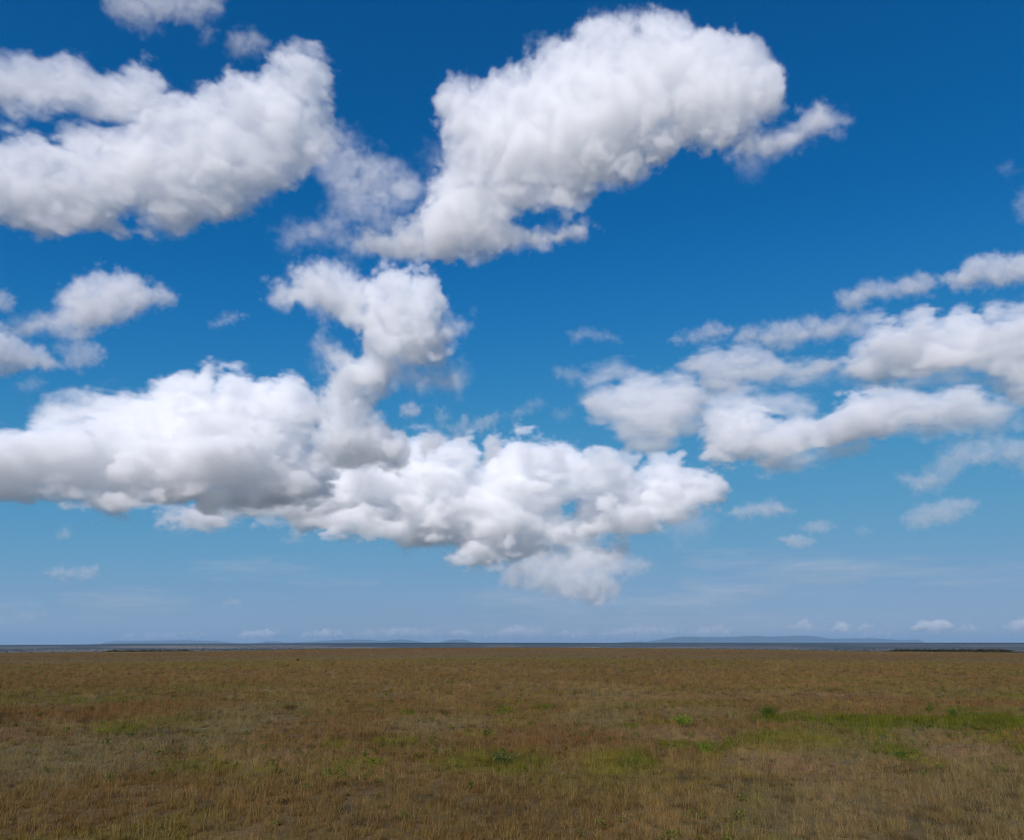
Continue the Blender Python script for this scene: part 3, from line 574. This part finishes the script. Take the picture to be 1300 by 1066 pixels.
# the great lower cloud bank and its column
cloud('broad grey-bellied cumulus bank at the left, flat base, below the wedge-shaped cloud', [
 (1, .05, 0, '-60,560 0,556 15,549 35,552 55,545 75,540 95,530 120,528 150,520 165,510 180,505 195,502 205,492 215,484 232,479 248,483 258,473 266,470 272,479 285,471 297,471 310,479 318,491 335,493 350,489 365,483 382,486 388,495 398,500 405,507 412,525 410,542 392,552 396,562 420,572 430,600 415,625 370,640 320,648 300,646 280,640 250,640 205,640 190,637 172,637 150,642 130,640 110,635 85,632 60,628 40,627 15,630 -60,626'),
 (1, 0, -44, '-60,560 20,552 60,546 110,535 140,548 130,578 80,600 0,604 -60,604'), (1, 0, -38, '112,602 130,582 165,574 198,588 192,610 150,614'),
 (1, 0, -50, '200,590 215,570 240,556 280,546 320,546 345,565 325,590 270,602 220,612'), (1, .05, -30, '60,625 120,618 180,622 200,632 130,636'),
 (1, .35, 14, '40,530 70,515 90,508 105,507 125,504 150,500 170,505 160,525 120,535 80,540 50,545'),
 (1, .3, 0, '128,640 165,640 160,652 148,654 138,650')], R=62, sigma=.065, lean=.1, cdepth=.9, relief=58, fine=32., stretch=(1.5, 1, .85), feather=.55)
cloud('bright white cumulus cap peeping over the grey cumulus bank', [(1, 0, 0, '200,500 205,490 215,481 232,477 248,482 258,471 266,467 272,476 262,490 245,500 225,508 205,510')], R=22, amp=.45, sigma=.06, D=12000)
cloud('tall ragged cloud column rising from the cumulus bank in the middle', [
 (1, .12, 0, '462,352 470,358 475,345 485,337 500,336 515,340 525,338 530,347 545,352 555,365 562,378 568,390 565,408 572,420 578,438 570,452 556,462 540,466 525,466 512,462 505,466 503,472 490,488 475,497 465,502 467,520 478,532 495,545 500,575 470,590 420,590 400,580 398,560 408,540 413,515 412,500 418,480 428,470 440,455 455,460 460,450 452,430 455,405 458,380'),
 (1, .3, 8, '338,381 345,375 362,366 372,355 378,342 390,335 405,337 420,340 430,335 440,340 455,350 470,358 470,400 455,412 430,412 410,408 400,400 380,390 360,388'),
 (1, .6, 0, '405,440 412,432 425,438 430,450 440,455 430,475 415,470 408,455'),
 (1, .65, 0, '562,400 575,408 592,406 582,420 570,428 576,440 565,455 555,430'),
 (1, .78, 8, '498,462 530,470 560,465 585,462 592,480 582,496 550,497 520,493 500,492'),
 (1, .15, 0, '436,455 500,445 506,470 492,497 470,508 425,505'), (1, .1, 0, '405,500 440,480 462,500 475,525 500,545 520,575 505,592 430,595 396,585 398,550')], R=45, sigma=.07, cdepth=.9, relief=50, fine=34., swell=10., feather=.55)
cloud('long cumulus bank under the column, bright heads and grey flat base, reaching to the right', [
 (1, .03, 0, '300,640 312,612 340,592 370,580 395,570 415,572 435,575 450,560 465,550 480,552 500,562 515,564 527,562 533,552 545,545 557,545 563,555 580,555 590,550 600,550 604,570 612,583 618,575 617,560 625,553 636,557 640,565 650,558 660,551 675,549 690,555 710,562 725,569 740,569 752,578 760,570 770,570 785,582 805,590 820,581 835,578 850,578 862,580 868,590 880,598 895,600 912,607 916,620 912,640 895,645 875,652 860,665 845,668 820,668 790,672 770,680 762,692 745,700 700,705 650,708 600,714 580,705 570,693 545,693 515,690 500,680 470,675 440,672 410,675 385,672 365,665'),
 (1, 0, -40, '425,602 440,582 470,575 482,596 470,620 440,626'), (1, 0, -44, '330,642 350,616 390,605 432,612 420,640 360,655'), (1, 0, -46, '700,620 715,596 745,581 790,590 802,610 760,632 715,640'),
 (1, 0, -40, '740,662 760,646 800,640 850,632 905,624 885,645 830,662 780,674'), (1, 0, -42, '368,672 400,656 450,655 500,668 480,680 420,680'), (1, 0, -44, '590,662 630,642 680,642 692,665 650,682 600,682'), (1, 0, -40, '530,600 560,585 590,592 585,615 550,622'),
 (1, .1, -14, '205,650 225,640 260,635 300,628 340,622 380,640 370,655 345,655 325,650 310,655 295,661 280,668 260,668 245,666 225,665 207,660'),
 (1, .16, -6, '575,705 600,695 650,690 700,690 745,688 770,690 792,692 800,705 785,715 760,722 720,722 680,722 640,716 600,715'),
 (-1, 0, 0, '708,644 720,637 735,638 732,648 716,654')], R=50, sigma=.075, lean=.1, cdepth=.9, relief=62, fine=34., swell=10., stretch=(1.45, 1, .8), feather=.5)
cloud('small stacked cloud foot trailing low under the long bank, right of the middle', [
 (1, .15, 0, '640,722 660,712 700,706 740,702 775,704 800,712 800,722 780,730 788,742 786,754 770,766 745,765 715,757 690,750 650,745 638,735'),
 (1, .6, 0, '775,700 830,712 826,722 800,732 780,728')], R=26, amp=.55, sigma=.045, D=7200)
cloud('bright round white head on the long bank, left of the narrow head', [(1, 0, 0, '532,562 538,550 548,545 558,548 565,556 560,566 550,572 540,578 533,572')], R=16, amp=.3, sigma=.06, D=9000)
cloud('bright narrow white head pointing up beside the gap in the long bank', [(1, 0, 0, '607,590 614,580 618,570 617,559 625,553 636,558 636,570 630,580 618,592')], R=12, amp=.3, sigma=.06, D=9000)
cloud('thin grey veil hanging off the right end of the long bank', [(1, .75, 0, '850,645 895,645 902,665 886,692 860,692 845,672')], R=26, amp=.8, sigma=.03)
cloud('small round puff right of the foot of the column', [(1, .3, 0, '508,516 520,510 533,516 532,526 520,531 510,526')], R=11, amp=.3, sigma=.06)
cloud('small ragged upright wisp over the two bright heads', [(1, .45, 0, '585,530 592,525 598,545 597,560 585,562 572,558 572,550'), (1, .5, 0, '553,515 562,518 568,530 572,545 562,545 555,530')], R=12, amp=.4, sigma=.05)
cloud('curved pale scrap of cloud over the narrow bright head', [(1, .4, 0, '600,532 615,530 630,522 633,530 622,545 611,551 602,543')], R=11, amp=.35, sigma=.05)
cloud('broken wisps between the column and the right-hand clouds', [(1, .7, 0, '640,526 655,520 668,510 684,505 690,512 672,521 650,531'), (1, .65, 0, '704,466 735,470 742,482 722,487 706,481'), (1, .75, 0, '705,522 722,520 728,530 710,532')], R=12, amp=.4, sigma=.045)
cloud('faint feathery wisp high above the gap right of the column', [(1, .65, 0, '722,424 735,419 765,420 788,432 760,431 730,433')], R=9, amp=.35, sigma=.06)
# right group
cloud('left puff of the right-hand group with a soft double top', [
 (1, .15, 0, '735,510 742,500 760,495 780,486 800,479 820,476 840,479 860,476 880,479 895,490 893,510 895,530 880,545 862,555 855,565 840,572 820,570 800,565 790,555 782,540 760,530 742,522'),
 (1, .55, 0, '742,482 760,472 785,465 808,468 805,479 780,484 760,489 742,491')], R=40, amp=.8, sigma=.045, lean=.4, stretch=(1.6, 1, .8), feather=.55)
cloud('smooth lens-like cloud above the left puff of the right-hand group', [(1, .18, 0, '863,462 875,452 895,446 915,440 935,440 955,440 975,443 992,454 1000,463 1020,464 1045,457 1053,465 1045,475 1020,483 1000,485 980,485 955,488 930,496 905,496 885,481 868,475')], R=28, amp=.7, sigma=.04, lean=.4, stretch=(1.6, 1, .75), feather=.55)
cloud('boat-shaped bright cloud with a rising right arm in the right-hand group', [
 (1, .05, 0, '890,530 895,512 905,505 930,507 950,507 960,518 975,530 988,536 1005,531 1025,526 1038,532 1045,525 1062,515 1075,508 1085,497 1100,496 1115,491 1125,494 1150,495 1165,497 1178,505 1195,498 1215,487 1235,491 1255,501 1264,520 1262,531 1240,538 1210,540 1190,539 1165,546 1140,551 1125,556 1105,556 1080,562 1070,570 1050,575 1020,579 1000,583 985,597 968,597 965,588 945,583 920,584 895,582 888,570 891,550'),
 (1, 0, -28, '897,518 950,512 980,537 1010,560 980,580 900,576'), (1, 0, -28, '1045,560 1050,532 1085,502 1150,499 1175,515 1150,538 1100,548'), (1, .6, 0, '893,500 940,495 1000,497 1040,512 1045,532 990,528 900,520'),
 (1, .5, 6, '1160,545 1200,500 1262,503 1295,520 1262,548 1180,556'), (1, .65, 0, '960,580 1040,570 1100,556 1110,566 1050,585 1000,600 970,602')], R=44, amp=.85, sigma=.055, lean=.3, fine=32., swell=10., stretch=(1.5, 1, .75), feather=.55)
cloud('wide white cloud at the right edge above the boat-shaped cloud', [
 (1, .06, 0, '1050,480 1060,465 1075,455 1090,440 1105,425 1112,412 1130,405 1148,402 1155,396 1165,392 1178,392 1190,399 1200,400 1220,398 1235,402 1245,408 1255,401 1265,391 1285,387 1310,388 1360,390 1360,520 1320,522 1300,520 1285,515 1272,500 1260,482 1245,472 1220,475 1190,478 1165,482 1140,483 1110,485 1085,487'),
 (1, 0, -30, '1108,440 1118,414 1150,401 1165,394 1190,401 1200,420 1170,442 1130,450'), (1, 0, -30, '1240,425 1262,396 1290,389 1360,391 1360,425 1290,436'), (1, .65, 0, '1000,472 1060,470 1100,484 1180,480 1240,474 1230,488 1120,494 1030,490'),
 (1, .55, 0, '1078,410 1100,402 1122,397 1128,415 1095,432 1080,426')], R=48, sigma=.05, lean=.4, fine=30., swell=10., stretch=(1.5, 1, .8), feather=.55)
cloud('long soft strip of cloud between the small streak and the right edge cloud', [(1, .4, 0, '933,430 945,420 975,415 985,408 1005,408 1030,405 1060,405 1085,404 1090,415 1075,425 1055,430 1030,432 1010,438 995,443 975,441 955,441')], R=22, amp=.65, sigma=.05)
cloud('small pointed streak of cloud at the left end of the soft strip', [(1, .35, 0, '852,431 865,425 885,419 900,407 912,411 930,418 925,426 900,431 880,436 862,437')], R=12, amp=.4, sigma=.045)
cloud('pale elongated cloud below the small white cloud near the right edge', [(1, .35, 0, '1062,378 1075,370 1100,362 1130,358 1150,352 1165,348 1185,352 1191,362 1180,372 1160,376 1135,375 1110,385 1085,392 1065,388')], R=20, amp=.55, sigma=.05)
cloud('small white cloud touching the right edge, uppermost of the right side', [(1, .18, 0, '1197,358 1210,348 1220,338 1235,330 1260,325 1280,322 1350,325 1350,357 1285,358 1260,368 1245,366 1225,365 1205,362')], R=24, amp=.6, sigma=.05)
cloud('faint thin scrap high at the right edge of the sky', [(1, .7, 0, '1290,243 1330,240 1330,288 1298,285 1288,262'), (1, .8, 0, '1268,211 1282,208 1292,218 1280,222')], R=12, amp=.4, sigma=.05)
cloud('soft grey cloud at the right edge below the boat-shaped cloud', [
 (1, .22, 0, '1192,575 1215,565 1240,561 1260,564 1280,557 1350,558 1350,602 1290,598 1260,588 1232,590 1215,605 1195,608 1190,595'), (1, .3, 0, '1138,605 1160,601 1185,597 1207,605 1200,615 1180,622 1165,623 1150,611'), (1, .4, 0, '1270,532 1290,528 1350,530 1350,545 1280,545')], R=20, amp=.6, sigma=.03)
cloud('oval cloud low at the right, alone in clear blue', [(1, .25, 0, '1150,656 1160,645 1185,638 1205,633 1225,632 1239,640 1232,653 1215,659 1190,665 1165,668 1152,664')], R=18, amp=.5, sigma=.035)
cloud('small flat white cloud right of the end of the long bank', [(1, .3, 0, '920,651 940,644 960,638 980,635 995,639 1009,648 990,653 965,656 940,657')], R=13, amp=.4, sigma=.045)
cloud('tiny oval cloud, right one of the two under the small flat cloud', [(1, .3, 0, '1016,669 1030,662 1050,661 1062,668 1050,674 1030,676')], R=9, amp=.3, sigma=.05)
cloud('tiny oval cloud, left one of the two under the small flat cloud', [(1, .25, 0, '986,685 1000,680 1015,679 1034,687 1030,694 1012,695 998,691')], R=9, amp=.3, sigma=.06)
cloud('tiny faint dot of cloud left of the oval cloud low at the right', [(1, .6, 0, '1088,673 1098,670 1104,674 1096,679')], R=5, amp=.25, sigma=.07)
cloud('tiny puff under the left end of the grey cumulus bank', [(1, .5, 0, '73,676 84,670 91,677 86,684 75,684')], R=7, amp=.3, sigma=.06)
# low in the sky
cloud('thin flat white cloud low at the left edge', [(1, .3, 0, '55,727 75,721 100,720 122,719 127,726 113,734 80,736')], R=8, amp=.3, sigma=.06)
cloud('ragged small cloud low at the left edge near the horizon', [(1, .5, 0, '-20,778 15,777 40,774 58,777 47,788 20,794 -20,794'), (1, .8, 0, '-20,762 30,760 50,768 10,775 -20,776')], R=9, amp=.35, sigma=.04, base=2200)
cloud('tiny bright cloud alone low over the left hills', [(1, .4, 0, '285,766 293,760 303,760 304,765 295,768')], R=4.5, amp=.22, sigma=.08)
cloud('thin pale streak of high cloud left of the centre, low', [(1, .8, 0, '370,739 400,737 440,737 478,738 470,743 420,744 380,743')], R=5, amp=.5, sigma=.05, stretch=(4, 1, .6), D=26000)
cloud('pale layered haze cloud beneath the foot of the long bank', [(1, .86, 0, '590,752 640,748 690,756 740,766 790,764 850,760 880,750 870,735 930,733 1000,728 1060,725 1110,728 1090,740 1020,745 960,760 900,772 800,776 700,774 620,768')], R=14, amp=.8, sigma=.030, stretch=(4, 1, .5), D=30000, thin=2.6)
cloud('faint pale bands of high cloud low over the left plain', [(1, .88, 0, '80,758 140,752 200,754 250,762 230,770 160,774 100,778'), (1, .9, 0, '250,720 330,716 400,724 340,730 270,728')], R=10, amp=.8, sigma=.035, stretch=(4, 1, .5), D=30000, thin=2.6)
cloud('broad pale veil of thin cloud just over the horizon right of the centre', [(1, .85, 0, '420,806 500,798 600,792 700,786 800,782 900,780 1000,782 1100,786 1200,792 1300,796 1300,806 1100,807 800,807 560,808')], R=12, amp=.8, sigma=.05, stretch=(4, 1, .6), D=90000)
cloud('faint pale band of high cloud low at the right', [(1, .88, 0, '870,708 960,704 1080,712 1200,722 1300,726 1300,736 1180,732 1040,726 900,720')], R=9, amp=.8, sigma=.04, stretch=(5, 1, .5), D=30000, thin=2.6)
FAR = [('faint tiny cloud row over the long low hill range at the left', '150,809 165,806 200,804 225,805 262,805 250,810 200,811 165,811', .7, 4, .05),
 ('thin bright cloud over the gap between the left hill ranges', '303,806 310,803 330,801 352,802 356,806 330,808 310,809', .35, 4, .08),
 ('thin bright cloud over the left half of the second hill range', '384,806 395,803 415,801 430,802 437,806 410,808', .35, 4, .08),
 ('flat pale cloud over the peaks of the second hill range', '440,807 452,803 470,801 495,799 520,799 545,801 560,806 520,808 480,808', .6, 5, .05),
 ('pale cloud shred over the small rounded hill', '572,803 585,801 600,802 610,805 590,807', .5, 4, .08),
 ('low bluish cloud row right of the small rounded hill', '615,806 640,798 660,795 680,797 700,803 690,808 650,809', .65, 6, .05),
 ('pale low cloud shred at the centre of the horizon', '705,806 715,802 735,801 752,804 745,808 720,808', .45, 4, .07),
 ('faint grey cloud row before the long blue mountain', '760,806 780,798 810,795 850,797 870,803 840,806 800,808', .7, 6, .045),
 ('pale cloud shred over the left end of the long blue mountain', '872,804 890,797 912,794 930,798 925,804 900,806', .6, 5, .05),
 ('small pale cloud over the middle of the long blue mountain', '1000,796 1010,790 1024,787 1034,792 1028,797 1012,798', .55, 5, .05),
 ('small round white cloud over the right part of the long blue mountain', '1058,798 1064,793 1072,790 1080,794 1078,799 1066,800', .3, 5, .08),
 ('small white cloud just right of the small round one over the mountain', '1092,798 1098,793 1106,792 1110,797 1100,799', .35, 4, .08),
 ('bright flat cloud low over the right horizon', '1158,798 1164,792 1176,789 1190,787 1202,788 1210,795 1204,799 1184,800', .25, 6, .08),
 ('pale cloud scrap beside the bright flat cloud on the right horizon', '1212,799 1222,795 1234,794 1240,798 1228,801', .45, 4, .07),
 ('small pale cloud low at the right edge of the horizon', '1274,796 1282,789 1292,786 1330,786 1330,800 1284,800', .35, 6, .06),
 ('pale cloud shred under the bright flat cloud on the right horizon', '1095,806 1110,803 1130,803 1128,807 1105,808', .6, 3.5, .06)]
for lb, p_, sf_, R_, sg_ in FAR: cloud(lb, [(1, sf_ * .7, 0, p_)], R=R_, amp=.25, sigma=sg_ * 5, base=2000, warp=6, fine=12)
print('cloud voxels (million):', round(nvox, 1))
